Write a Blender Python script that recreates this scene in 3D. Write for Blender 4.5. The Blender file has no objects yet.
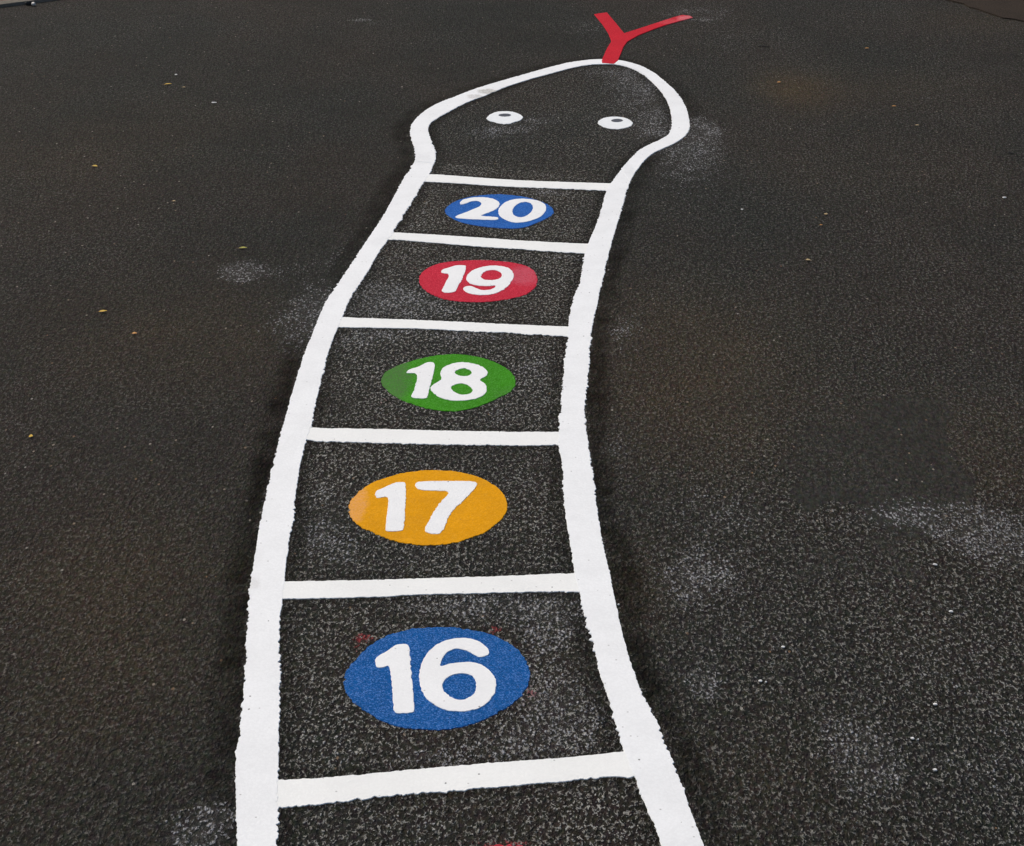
import bpy, math, random
import numpy as np
from mathutils import Vector
from mathutils.geometry import tessellate_polygon

# ---------------------------------------------------------------- camera, sky, sun, exposure
SC = bpy.context.scene
PITCH = 25.2
cam_d = bpy.data.cameras.new("camera"); cam = bpy.data.objects.new("camera", cam_d)
SC.collection.objects.link(cam); SC.camera = cam
cam.location = (0, 0, 1.6)
cam.rotation_euler = (math.radians(90 - PITCH), 0, 0)
cam_d.sensor_width = 36.0; cam_d.lens = 36.0 * 1827.0 / 1024.0
cam_d.clip_start = 0.05; cam_d.clip_end = 2000

SUN_EL, SUN_AZ = 42.0, 318.0          # azimuth clockwise from +Y: a veiled sun, ahead on the left
world = bpy.data.worlds.new("World"); SC.world = world; world.use_nodes = True
wn = world.node_tree.nodes; wl = world.node_tree.links
bg = wn["Background"]
sky = wn.new("ShaderNodeTexSky"); sky.sky_type = 'NISHITA'; sky.sun_disc = False
sky.sun_elevation = math.radians(SUN_EL); sky.sun_rotation = math.radians(SUN_AZ)
sky.air_density = 1.0; sky.dust_density = 5.0; sky.ozone_density = 1.0
wl.new(sky.outputs[0], bg.inputs[0]); bg.inputs[1].default_value = 0.10
sun_d = bpy.data.lights.new("sun", 'SUN'); sun = bpy.data.objects.new("sun", sun_d)
SC.collection.objects.link(sun)
sun_d.energy = 1.5; sun_d.angle = math.radians(10); sun_d.color = (1.0, 0.94, 0.87)
_e, _a = math.radians(SUN_EL), math.radians(SUN_AZ)
_dir = Vector((math.sin(_a) * math.cos(_e), math.cos(_a) * math.cos(_e), math.sin(_e)))
sun.rotation_euler = _dir.to_track_quat('Z', 'Y').to_euler()
SC.cycles.use_denoising = True
SC.cycles.use_adaptive_sampling = True; SC.cycles.adaptive_threshold = 0.025
SC.cycles.max_bounces = 3; SC.cycles.diffuse_bounces = 2; SC.cycles.glossy_bounces = 1
SC.view_settings.view_transform = 'Standard'; SC.view_settings.look = 'None'
SC.view_settings.exposure = 0.35; SC.view_settings.gamma = 1; SC.view_settings.use_curve_mapping = False

# ---------------------------------------------------------------- measured outlines, in metres on the ground
LEFT_OUTER = [[-0.3133,1.2187],[-0.3277,1.3087],[-0.3403,1.3987],[-0.3511,1.4887],[-0.3601,1.5787],[-0.3673,1.6687],[-0.3727,1.7587],[-0.3763,1.8487],[-0.3781,1.9387],[-0.3781,2.0287],[-0.3871,2.0863],[-0.3937,2.1322],[-0.4013,2.1796],[-0.4046,2.2039],[-0.4105,2.2486],[-0.4112,2.2613],[-0.4091,2.2792],[-0.4131,2.3316],[-0.4181,2.3859],[-0.4224,2.4421],[-0.4285,2.5004],[-0.4356,2.5608],[-0.4417,2.6235],[-0.4482,2.6886],[-0.453,2.7563],[-0.4598,2.8814],[-0.4642,2.9763],[-0.4646,3.0157],[-0.4671,3.097],[-0.4675,3.2258],[-0.4688,3.3635],[-0.4687,3.511],[-0.4672,3.6154],[-0.4657,3.7251],[-0.4601,3.8404],[-0.4541,3.9617],[-0.4448,4.0897],[-0.4334,4.1563],[-0.4117,4.2953],[-0.3903,4.4423],[-0.3657,4.5981],[-0.3475,4.7212],[-0.3324,4.8502],[-0.3137,5.0318],[-0.2987,5.1272],[-0.2863,5.2257]]
LEFT_INNER = [[-0.2589,1.2187],[-0.2733,1.3087],[-0.2859,1.3987],[-0.2967,1.4887],[-0.3057,1.5787],[-0.3129,1.6687],[-0.3183,1.7587],[-0.3219,1.8487],[-0.3237,1.9387],[-0.3237,2.0287],[-0.3266,2.0603],[-0.3311,2.1024],[-0.3377,2.1557],[-0.343,2.1946],[-0.3433,2.2253],[-0.3473,2.2527],[-0.3525,2.301],[-0.3576,2.3423],[-0.3667,2.4313],[-0.3813,2.5608],[-0.3884,2.6235],[-0.392,2.6741],[-0.3948,2.7518],[-0.3985,2.8021],[-0.4019,2.8703],[-0.4049,2.9225],[-0.4052,2.9569],[-0.4072,3.0181],[-0.4124,3.1204],[-0.4161,3.2147],[-0.4158,3.2706],[-0.416,3.3175],[-0.4122,3.3739],[-0.4116,3.433],[-0.4129,3.506],[-0.4136,3.5657],[-0.413,3.6488],[-0.4108,3.7363],[-0.4104,3.8256],[-0.4058,3.8767],[-0.4025,3.9192],[-0.3963,3.9994],[-0.3915,4.0976],[-0.3812,4.1604],[-0.3638,4.2556],[-0.3489,4.3795],[-0.3344,4.4612],[-0.324,4.5237],[-0.3138,4.5901],[-0.2954,4.7103],[-0.2729,4.859],[-0.2602,4.9578],[-0.248,5.0375],[-0.2362,5.1079],[-0.2287,5.2057]]
HEAD_OUTER = [[-0.2863,5.2257],[-0.2887,5.3069],[-0.2991,5.3798],[-0.3146,5.4871],[-0.3181,5.5756],[-0.3157,5.6095],[-0.3057,5.6783],[-0.2795,5.7724],[-0.2422,5.857],[-0.1774,5.9565],[-0.1192,6.046],[-0.0274,6.1512],[0.0723,6.2625],[0.1693,6.3675],[0.2257,6.4119],[0.2994,6.4451],[0.3765,6.4335],[0.4138,6.4018],[0.4538,6.3505],[0.4922,6.257],[0.5166,6.1552],[0.5481,6.0124],[0.5626,5.8755],[0.5654,5.7605],[0.5626,5.6552],[0.5578,5.5756],[0.5426,5.498],[0.5155,5.433],[0.4775,5.3735],[0.4362,5.3214],[0.4049,5.26],[0.3917,5.2207],[0.3629,5.1291],[0.3386,5.0272]]
HEAD_INNER = [[-0.2287,5.2057],[-0.2273,5.2864],[-0.2335,5.338],[-0.244,5.4063],[-0.2585,5.498],[-0.2632,5.5756],[-0.2552,5.6334],[-0.2329,5.6899],[-0.2,5.7605],[-0.152,5.8607],[-0.1016,5.9313],[-0.0585,5.9996],[-0.0088,6.0798],[0.0478,6.1485],[0.1069,6.2119],[0.1671,6.2764],[0.2231,6.3322],[0.2786,6.369],[0.3625,6.3747],[0.4038,6.3378],[0.4384,6.2736],[0.4655,6.1848],[0.491,6.0615],[0.5081,5.9313],[0.5134,5.8084],[0.5084,5.6552],[0.4985,5.5422],[0.4742,5.4654],[0.4323,5.4042],[0.3894,5.3421],[0.357,5.26],[0.3231,5.1515]]
RIGHT_OUTER = [[0.3386,5.0272],[0.3222,4.9305],[0.3057,4.8091],[0.2835,4.6639],[0.268,4.563],[0.2516,4.4423],[0.2364,4.3269],[0.2177,4.1862],[0.2063,4.0917],[0.2008,4.0409],[0.19,3.9617],[0.1811,3.8761],[0.1745,3.7762],[0.1697,3.6861],[0.1616,3.5857],[0.1537,3.511],[0.1501,3.4281],[0.1523,3.3385],[0.1542,3.2807],[0.1565,3.2037],[0.1578,3.1229],[0.1581,3.0584],[0.1588,3.0077],[0.1624,2.9188],[0.1665,2.8549],[0.1705,2.7824],[0.1744,2.7073],[0.1785,2.6353],[0.1823,2.5793],[0.1869,2.5246],[0.1957,2.4599],[0.2044,2.4026],[0.2123,2.3593],[0.2223,2.3134],[0.2282,2.2792],[0.2316,2.2489],[0.2394,2.2021],[0.2475,2.1495],[0.2535,2.1024],[0.259,2.0672],[0.2642,2.0287],[0.2732,1.9387],[0.2818,1.8487],[0.2898,1.7587],[0.2975,1.6687],[0.3047,1.5787],[0.3114,1.4887],[0.3177,1.3987],[0.3236,1.3087],[0.329,1.2187]]
RIGHT_INNER = [[0.3231,5.1515],[0.2815,5.0011],[0.266,4.9368],[0.257,4.8643],[0.2375,4.7162],[0.2206,4.6142],[0.1974,4.4927],[0.1877,4.4197],[0.1807,4.3494],[0.174,4.2668],[0.1652,4.1972],[0.1514,4.1228],[0.1418,4.0506],[0.1338,3.9717],[0.1316,3.9247],[0.1273,3.8641],[0.1211,3.7762],[0.1153,3.6806],[0.1093,3.6021],[0.1054,3.5213],[0.1028,3.4827],[0.0966,3.398],[0.0956,3.3568],[0.0942,3.2948],[0.0976,3.2391],[0.0991,3.1698],[0.0987,3.097],[0.0992,3.0277],[0.1011,2.9666],[0.1051,2.9075],[0.1074,2.8436],[0.1098,2.7824],[0.1158,2.7177],[0.1185,2.682],[0.1231,2.6254],[0.1286,2.5762],[0.1345,2.52],[0.1426,2.4467],[0.1521,2.3807],[0.1568,2.33],[0.1608,2.2929],[0.1667,2.2529],[0.1781,2.1907],[0.1856,2.1462],[0.1939,2.106],[0.2023,2.0672],[0.206,2.0287],[0.215,1.9387],[0.2235,1.8487],[0.2316,1.7587],[0.2393,1.6687],[0.2465,1.5787],[0.2532,1.4887],[0.2595,1.3987],[0.2654,1.3087],[0.2708,1.2187]]
BARS = [[[[-0.2656,5.0915],[-0.2356,5.0915],[-0.1065,5.0592],[0.0229,5.03],[0.1371,5.016],[0.281,5.002],[0.311,5.002]],[[-0.2801,5.0197],[-0.2501,5.0197],[-0.1511,5.0029],[-0.0517,4.9789],[0.1356,4.9532],[0.2669,4.9378],[0.2969,4.9378]]],[[[-0.3433,4.5821],[-0.3133,4.5821],[-0.0839,4.541],[0.0209,4.5152],[0.1973,4.4904],[0.2273,4.4904]],[[-0.3542,4.5261],[-0.3242,4.5261],[-0.2398,4.5105],[-0.0827,4.4682],[0.0206,4.4537],[0.1001,4.4325],[0.1877,4.4175],[0.2177,4.4175]]],[[[-0.4248,3.9813],[-0.3948,3.9813],[-0.3337,3.9731],[-0.2149,3.9637],[0.0186,3.9334],[0.1306,3.9217],[0.1606,3.9217]],[[-0.4326,3.9199],[-0.4026,3.9199],[-0.2125,3.9119],[-0.0736,3.8925],[0.0184,3.8811],[0.0893,3.872],[0.1273,3.8625],[0.1573,3.8625]]],[[[-0.4423,3.3755],[-0.4123,3.3755],[-0.2285,3.367],[-0.1345,3.3613],[0.0163,3.3551],[0.0956,3.3551],[0.1256,3.3551]],[[-0.4461,3.3181],[-0.4161,3.3181],[-0.3845,3.3125],[-0.2249,3.3014],[-0.1826,3.2991],[0.016,3.2927],[0.0942,3.295],[0.1242,3.295]]],[[[-0.4249,2.7523],[-0.3949,2.7523],[-0.2294,2.7575],[0.014,2.7731],[0.1097,2.7818],[0.1397,2.7818]],[[-0.4217,2.6938],[-0.3917,2.6938],[-0.2257,2.6998],[-0.1577,2.7091],[0.0137,2.7155],[0.1159,2.7186],[0.1459,2.7186]]],[[[-0.37,2.179],[-0.34,2.179],[-0.1928,2.1969],[-0.164,2.2035],[-0.0177,2.224],[0.071,2.2345],[0.1306,2.2433],[0.1666,2.2516],[0.1966,2.2516]],[[-0.3609,2.1154],[-0.3309,2.1154],[-0.2604,2.1267],[-0.1891,2.1396],[-0.1607,2.1452],[-0.049,2.1594],[0.0697,2.178],[0.1281,2.1872],[0.1769,2.1906],[0.2069,2.1906]]]]
DISCS = {"16":{"disc":[[-0.265,2.4305],[-0.2636,2.4698],[-0.247,2.5188],[-0.2185,2.5664],[-0.1782,2.5937],[-0.13,2.603],[-0.0845,2.5999],[-0.0389,2.5846],[-0.0002,2.5484],[0.0218,2.5043],[0.0303,2.4613],[0.0228,2.4167],[-0.0002,2.3787],[-0.036,2.3363],[-0.0831,2.3104],[-0.1274,2.3063],[-0.1723,2.3156],[-0.2095,2.3389],[-0.2425,2.3787],[-0.2599,2.4057]],"digits":[[[[-0.2206,2.503],[-0.2165,2.5117],[-0.2032,2.5264],[-0.1929,2.5412],[-0.1869,2.5471],[-0.1709,2.5471],[-0.167,2.5382],[-0.1611,2.4601],[-0.1541,2.4045],[-0.1505,2.3562],[-0.1533,2.3514],[-0.1772,2.3498],[-0.1821,2.3562],[-0.1939,2.4886],[-0.208,2.4783],[-0.2158,2.4783],[-0.2193,2.4886]]],[[[-0.0366,2.5234],[-0.0388,2.5158],[-0.046,2.5106],[-0.0538,2.5088],[-0.0603,2.5158],[-0.0732,2.5293],[-0.0893,2.537],[-0.1018,2.5293],[-0.1108,2.5147],[-0.1148,2.4943],[-0.1155,2.4794],[-0.1006,2.4903],[-0.0756,2.4955],[-0.0535,2.4903],[-0.0345,2.4703],[-0.0249,2.4404],[-0.0247,2.41],[-0.0336,2.3829],[-0.0514,2.3636],[-0.0723,2.3551],[-0.0964,2.3551],[-0.118,2.3695],[-0.1374,2.3991],[-0.1461,2.4376],[-0.148,2.4657],[-0.1433,2.5001],[-0.1336,2.5323],[-0.1154,2.5561],[-0.0933,2.5669],[-0.0708,2.5669],[-0.0546,2.5579],[-0.0416,2.5412]],[[-0.1079,2.4293],[-0.1023,2.446],[-0.0902,2.4572],[-0.0747,2.4589],[-0.0621,2.4488],[-0.0577,2.4293],[-0.0598,2.4073],[-0.0686,2.3926],[-0.0807,2.3872],[-0.0946,2.3948],[-0.1042,2.41]]]]},"17":{"disc":[[-0.3057,3.033],[-0.3031,3.0607],[-0.2908,3.0928],[-0.2743,3.123],[-0.2497,3.1486],[-0.2021,3.1755],[-0.1493,3.1856],[-0.0956,3.1738],[-0.0535,3.1461],[-0.0193,3.0968],[-0.0062,3.037],[-0.0169,2.9827],[-0.047,2.9337],[-0.0889,2.8969],[-0.1307,2.881],[-0.1694,2.8824],[-0.2124,2.8969],[-0.2533,2.9263],[-0.2882,2.9637],[-0.3021,3.0019]],"digits":[[[[-0.2599,3.0872],[-0.2556,3.0953],[-0.2399,3.1116],[-0.2241,3.1296],[-0.2072,3.1305],[-0.2029,3.1198],[-0.2,3.0354],[-0.198,2.9435],[-0.2021,2.9345],[-0.2269,2.9315],[-0.2317,2.9397],[-0.232,3.0198],[-0.233,3.0727],[-0.2536,3.0647],[-0.2575,3.0687]]],[[[-0.1851,3.1157],[-0.1845,3.1255],[-0.1773,3.1329],[-0.1398,3.1346],[-0.0721,3.1338],[-0.0663,3.1239],[-0.069,3.105],[-0.0892,3.0592],[-0.1066,3.0237],[-0.1183,2.9889],[-0.1272,2.9323],[-0.1339,2.9212],[-0.1536,2.9241],[-0.1606,2.9397],[-0.1538,2.9736],[-0.1462,3.0081],[-0.1331,3.0512],[-0.1153,3.0937],[-0.1458,3.0945],[-0.1794,3.0977]]]]},"18":{"disc":[[-0.2838,3.6199],[-0.2806,3.6494],[-0.2668,3.675],[-0.2477,3.7009],[-0.2212,3.7227],[-0.1773,3.751],[-0.1289,3.7625],[-0.0797,3.7492],[-0.0307,3.7096],[0.0021,3.6537],[0.0105,3.5991],[-0.0029,3.554],[-0.0424,3.5058],[-0.0878,3.4664],[-0.1201,3.4548],[-0.166,3.4625],[-0.2097,3.49],[-0.2517,3.5337],[-0.2763,3.5826]],"digits":[[[[-0.2309,3.6561],[-0.2256,3.6732],[-0.2057,3.6861],[-0.1896,3.7121],[-0.1741,3.7139],[-0.1694,3.6991],[-0.1714,3.6434],[-0.1771,3.5767],[-0.1791,3.528],[-0.183,3.5184],[-0.2113,3.5216],[-0.2134,3.532],[-0.2069,3.5685],[-0.2035,3.6535],[-0.2279,3.6518]]],[[[-0.1067,3.7139],[-0.0789,3.7034],[-0.0596,3.6818],[-0.0525,3.6561],[-0.0573,3.6349],[-0.0723,3.6181],[-0.0585,3.5973],[-0.0531,3.5685],[-0.0577,3.54],[-0.0723,3.52],[-0.0985,3.508],[-0.1315,3.508],[-0.1551,3.524],[-0.1731,3.5603],[-0.1745,3.5767],[-0.1693,3.5915],[-0.1501,3.6198],[-0.1562,3.6476],[-0.1538,3.6775],[-0.1408,3.6991],[-0.1239,3.7104]],[[-0.1249,3.6586],[-0.116,3.6732],[-0.1042,3.6792],[-0.092,3.6689],[-0.0876,3.6561],[-0.0931,3.6417],[-0.1049,3.6366],[-0.1186,3.6434]],[[-0.1302,3.5767],[-0.1223,3.5915],[-0.1073,3.5973],[-0.0919,3.5849],[-0.0847,3.5619],[-0.0911,3.5457],[-0.1059,3.5392],[-0.1211,3.5506]]]]},"19":{"disc":[[-0.2322,4.2338],[-0.2248,4.2832],[-0.2032,4.328],[-0.1764,4.3508],[-0.1412,4.3622],[-0.078,4.3714],[-0.0066,4.3565],[0.0327,4.3303],[0.0559,4.2944],[0.0648,4.2283],[0.0545,4.164],[0.0276,4.1168],[-0.0288,4.0859],[-0.0885,4.0756],[-0.1448,4.0859],[-0.1912,4.122],[-0.2199,4.1746]],"digits":[[[[-0.1766,4.2978],[-0.1556,4.3146],[-0.1403,4.3293],[-0.1187,4.3293],[-0.1145,4.3202],[-0.1223,4.2371],[-0.1341,4.1725],[-0.1388,4.1387],[-0.171,4.1387],[-0.1668,4.1832],[-0.1523,4.27],[-0.1757,4.2722]]],[[[-0.1186,4.1619],[-0.117,4.1778],[-0.1019,4.1853],[-0.0902,4.1725],[-0.0786,4.1566],[-0.0595,4.1535],[-0.0445,4.1661],[-0.037,4.1896],[-0.0561,4.1821],[-0.0828,4.1853],[-0.1022,4.1992],[-0.1136,4.2262],[-0.112,4.259],[-0.1002,4.2922],[-0.0772,4.3169],[-0.0498,4.3281],[-0.0223,4.3225],[-0.0046,4.3034],[0.0051,4.2645],[-0.0007,4.2154],[-0.0178,4.1619],[-0.0404,4.1325],[-0.0667,4.122],[-0.0894,4.1252],[-0.1124,4.1408]],[[-0.0762,4.2535],[-0.0689,4.2811],[-0.0534,4.2944],[-0.0378,4.29],[-0.0259,4.2678],[-0.0297,4.2393],[-0.045,4.2262],[-0.0643,4.2262],[-0.0741,4.2393]]]]},"20":{"disc":[[-0.1846,4.7585],[-0.1767,4.8019],[-0.159,4.8412],[-0.1331,4.8689],[-0.103,4.8884],[-0.0611,4.9006],[-0.0229,4.9042],[0.0496,4.8738],[0.0945,4.8233],[0.1106,4.7819],[0.1137,4.7469],[0.1036,4.7089],[0.0661,4.6591],[0.0328,4.6168],[-0.0144,4.6113],[-0.0727,4.6257],[-0.1243,4.6524],[-0.1546,4.6862],[-0.176,4.7238]],"digits":[[[[-0.145,4.8149],[-0.142,4.8448],[-0.1179,4.8713],[-0.0876,4.8774],[-0.057,4.8665],[-0.0359,4.8388],[-0.033,4.8031],[-0.0448,4.7678],[-0.0705,4.733],[-0.0906,4.7134],[-0.0387,4.7043],[-0.0367,4.6872],[-0.0422,4.6793],[-0.0956,4.6838],[-0.1474,4.6929],[-0.1533,4.7066],[-0.1481,4.718],[-0.1155,4.7561],[-0.0863,4.7972],[-0.0829,4.8209],[-0.0908,4.8424],[-0.1098,4.8424],[-0.1227,4.8268],[-0.1336,4.8114]]],[[[-0.0372,4.7503],[-0.0337,4.7913],[-0.015,4.8388],[0.0077,4.8592],[0.0381,4.8629],[0.0721,4.8472],[0.0924,4.8149],[0.0943,4.7678],[0.0815,4.7157],[0.059,4.6816],[0.0331,4.6613],[0.0038,4.6568],[-0.022,4.6872],[-0.0351,4.718]],[[0.002,4.7445],[0.0076,4.7913],[0.0227,4.8232],[0.0417,4.8304],[0.0547,4.809],[0.0562,4.7736],[0.0465,4.733],[0.0297,4.7066],[0.013,4.71]]]]},"15":{"disc":[[0.1374,1.8841],[0.1337,1.9168],[0.1228,1.9479],[0.1053,1.9758],[0.0821,1.999],[0.0542,2.0165],[0.0231,2.0274],[-0.0096,2.0311],[-0.0423,2.0274],[-0.0734,2.0165],[-0.1013,1.999],[-0.1245,1.9758],[-0.142,1.9479],[-0.1529,1.9168],[-0.1566,1.8841],[-0.1529,1.8514],[-0.142,1.8203],[-0.1245,1.7924],[-0.1013,1.7692],[-0.0734,1.7517],[-0.0423,1.7408],[-0.0096,1.7371],[0.0231,1.7408],[0.0542,1.7517],[0.0821,1.7692],[0.1053,1.7924],[0.1228,1.8203],[0.1337,1.8514]],"digits":[]}}
EYES = [{"white":[[-0.0831,5.6852],[-0.0637,5.7401],[-0.0286,5.7623],[0.0066,5.753],[0.0316,5.7125],[0.0355,5.6852],[0.0264,5.6527],[0.0065,5.6348],[-0.0083,5.6116],[-0.0329,5.6134],[-0.0627,5.6401],[-0.0778,5.6581]],"pupil":[[-0.0449,5.7107],[-0.0385,5.7254],[-0.0235,5.7309],[-0.0084,5.7254],[-0.0019,5.7144],[-0.0084,5.6998],[-0.0233,5.6943],[-0.0383,5.6998]]},{"white":[[0.2693,5.6312],[0.2873,5.6797],[0.3231,5.6997],[0.3575,5.6888],[0.3778,5.6527],[0.3819,5.6134],[0.3711,5.5816],[0.3403,5.5554],[0.311,5.5554],[0.2829,5.5816]],"pupil":[[0.3132,5.6491],[0.3203,5.6635],[0.3341,5.6707],[0.3472,5.6653],[0.3529,5.6509],[0.3457,5.6366],[0.332,5.6312],[0.3189,5.6348]]}]
TONGUE = [[0.3226,7.1565],[0.373,7.1868],[0.3977,7.0086],[0.4211,6.8357],[0.4784,6.907],[0.5702,7.0271],[0.6239,7.0967],[0.6642,7.1428],[0.6935,7.1292],[0.7028,7.0967],[0.6562,7.0484],[0.5902,6.9744],[0.5375,6.9044],[0.4719,6.803],[0.4253,6.7043],[0.4063,6.6199],[0.3886,6.5027],[0.3771,6.4229],[0.3595,6.3714],[0.3188,6.3847],[0.3193,6.4229],[0.3453,6.5962],[0.368,6.7116],[0.3626,6.8407],[0.346,6.9954]]
DUST = [[-0.6796,4.2921,0.042,0.0559,0.95],[-0.6198,4.3136,0.1124,0.0805,0.15],[-0.4654,4.0415,0.0346,0.1443,0.6],[-0.4987,3.9968,0.0922,0.2484,0.25],[-0.3903,4.4313,0.0863,0.1857,0.2],[0.5845,5.5252,0.0558,0.1484,0.7],[0.5365,5.3326,0.081,0.1861,0.35],[0.5145,5.0839,0.1457,0.3215,0.18],[0.451,5.6148,0.0459,0.1272,0.5],[0.4381,6.0516,0.083,0.1744,0.35],[0.3406,6.2657,0.1168,0.1082,0.25],[0.3817,5.7778,0.1449,0.3353,0.18],[-0.0373,5.5252,0.1184,0.1113,0.28],[0.1052,5.6836,0.0893,0.104,0.2],[0.2968,6.9302,0.1278,0.2595,0.14],[0.7409,7.2041,0.1765,0.1192,0.2],[0.7797,6.8162,0.105,0.3603,0.12],[0.2629,3.9039,0.0568,0.2045,0.2],[0.1994,3.2737,0.0358,0.1018,0.25],[0.3844,2.9791,0.1139,0.1312,0.2],[0.3276,2.7658,0.0586,0.0777,0.42],[0.3056,2.4444,0.0284,0.0449,0.45],[0.3827,2.5632,0.1103,0.1729,0.08],[0.8652,2.9405,0.0656,0.0685,0.6],[0.8835,2.8656,0.0602,0.0739,0.4],[0.7395,2.9987,0.1248,0.0618,0.22],[0.6454,2.5632,0.1104,0.1382,0.06],[0.5133,2.2685,0.0754,0.1003,0.33],[0.5224,2.1937,0.0409,0.0545,0.3],[0.7659,2.416,0.1054,0.1897,0.1],[0.7092,2.1816,0.0651,0.0811,0.15],[-0.4179,2.0882,0.0252,0.0557,0.42],[-0.4408,2.0547,0.0467,0.0494,0.3],[-0.5598,2.2059,0.0411,0.033,0.1],[-0.0373,2.6713,0.1329,0.0442,0.5],[0.0805,2.6323,0.0563,0.0575,0.25],[0.0737,2.3472,0.0688,0.0905,0.3],[-0.018,2.2685,0.1006,0.0458,0.32],[-0.1359,2.2307,0.0993,0.0335,0.22],[-0.3124,2.5327,0.0547,0.204,0.12],[-0.2782,2.3338,0.0685,0.1198,0.12],[0.0451,2.5027,0.0542,0.1667,0.2],[-0.3295,2.9027,0.0527,0.0923,0.25],[-0.3624,3.0588,0.0422,0.114,0.2],[-0.1987,2.8293,0.1192,0.0644,0.14],[0.0347,3.1419,0.0648,0.1429,0.14],[-0.1421,3.8738,0.1797,0.0605,0.28],[0.0395,3.673,0.0613,0.1354,0.25],[-0.3529,3.7855,0.1007,0.1293,0.15],[-0.0249,3.4392,0.1395,0.0662,0.15],[-0.2688,4.0936,0.0806,0.118,0.3],[-0.3408,4.0936,0.0672,0.118,0.22],[-0.1464,4.0159,0.1587,0.0499,0.2],[-0.2589,4.3718,0.0739,0.0989,0.18],[-0.2225,4.7256,0.0608,0.0941,0.15],[0.1222,4.3866,0.0712,0.0497,0.25],[0.0788,4.9261,0.063,0.0404,0.35],[-0.0903,4.9442,0.0948,0.0407,0.2],[0.1709,4.7256,0.0426,0.1886,0.12],[-0.5846,7.0648,0.039,0.0192,0.6],[-0.5308,7.0137,0.0172,0.0152,0.35],[-1.1668,6.9969,0.0301,0.0282,0.22],[1.3691,5.9244,0.0296,0.0126,0.4],[1.44,5.9621,0.067,0.0212,0.14],[0.7279,7.0648,0.039,0.0153,0.35],[0.5715,2.5632,0.3679,0.5676,0.05],[-0.1154,2.0882,0.2206,0.076,0.12],[0.0887,2.9791,0.621,0.2634,0.0]]
BROWN = [[0.9465,6.0002,0.1124,0.2291,0.9],[1.2134,6.0908,0.3416,0.2648,0.3],[0.388,3.4147,0.1619,0.3289,0.4],[0.5125,3.7855,0.2014,0.3247,0.25],[0.2877,3.7855,0.0755,0.3905,0.2],[-0.8118,3.9039,0.2325,0.3075,0.35],[-0.5927,3.8146,0.1267,0.2626,0.2],[-0.6955,2.8293,0.2385,0.2426,0.3],[-0.5452,2.5632,0.1471,0.2779,0.2],[-0.7031,2.3881,0.1742,0.3766,0.25],[0.8834,3.3196,0.2711,0.2087,0.35],[0.9517,3.1849,0.0874,0.0973,0.3],[1.812,7.0648,0.2168,0.2302,0.3],[-1.3623,5.3326,0.2701,0.4674,0.2],[-1.0359,5.5474,0.2446,0.5011,0.15],[0.2205,2.7247,0.0578,0.1903,0.25],[0.3812,2.2307,0.0993,0.1681,0.2],[0.4336,3.9039,0.2583,0.342,0.2],[1.0434,5.132,0.3917,0.3269,0.12],[-0.0916,2.2307,0.1655,0.0838,0.0]]
SMOOTH = [[0.6896,3.3666,0.1257,0.2135,1.0],[0.8528,3.3666,0.1371,0.1867,0.9],[1.001,3.566,0.1438,0.2348,0.6],[0.5908,2.8293,0.0695,0.0644,0.8],[0.6795,2.8293,0.0318,0.1209,0.6],[0.7115,2.9027,0.0507,0.0503,0.5],[0.3836,3.3666,0.1371,0.2135,0.25],[-0.3358,4.5864,0.0888,0.1253,0.2]]
REDS = [[-0.2369,2.5693,0.0166,0.0121,0.8],[-0.2529,2.5632,0.0092,0.0172,0.8],[-0.2555,2.5327,0.0091,0.0237,0.5],[-0.0282,2.5943,0.0167,0.0141,0.8],[0.0314,2.416,0.0105,0.0221,0.6],[0.0248,2.3771,0.0174,0.0276,0.3],[-0.234,2.3553,0.0138,0.0152,0.3],[-0.2085,2.3205,0.017,0.0118,0.2],[0.0596,4.2638,0.0251,0.0316,0.5],[-0.2359,4.3136,0.0253,0.0242,0.4],[-0.2264,3.774,0.0226,0.045,0.35],[-0.2656,3.5042,0.0283,0.0341,0.35],[-0.0088,3.673,0.0197,0.0246,0.25],[-0.0166,2.035,0.0619,0.0061,0.7],[0.1977,3.3196,0.0316,0.0416,0.12]]
BLUES = [[-0.2897,2.9027,0.0203,0.0335,0.3],[-0.0811,5.5474,0.0489,0.0499,0.25],[-0.1535,3.8738,0.0513,0.0269,0.0],[-0.1084,3.9039,0.155,0.0408,0.1]]
STAINS = [[[[0.5446,3.2023],[0.5728,3.3196],[0.6204,3.3953],[0.682,3.484],[0.7881,3.5246],[0.9227,3.54],[0.9213,3.3809],[0.8637,3.2377],[0.868,3.1419],[0.8479,3.0265],[0.8038,2.9869],[0.7395,2.9987],[0.6891,3.0385],[0.6553,3.071],[0.6009,3.0385],[0.5427,3.0385]],1.0],[[[0.5236,2.8804],[0.6028,2.8693],[0.5977,2.7658],[0.5549,2.7485],[0.5349,2.8114]],0.75],[[[0.6833,2.9558],[0.7628,2.9674],[0.7216,2.8804],[0.6922,2.7589],[0.6676,2.7485],[0.6874,2.8804]],0.85],[[[0.4173,3.7286],[0.5574,3.7855],[0.5738,3.4147],[0.4599,3.3196],[0.4031,3.4639]],0.25],[[[-0.9329,3.4147],[-0.8284,3.5143],[-0.6853,3.4147],[-0.6865,3.1849],[-0.814,3.1419]],0.3]]
PATH = [[-3.2467,6.4352],[-2.0381,7.2847],[-1.8383,7.4228],[-0.9286,8.091]]
VERGE = [[1.4838,7.8565],[1.7532,7.4228],[1.8252,7.2938],[1.8977,7.0991],[1.9737,7.0307],[2.723,6.2245]]
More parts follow.
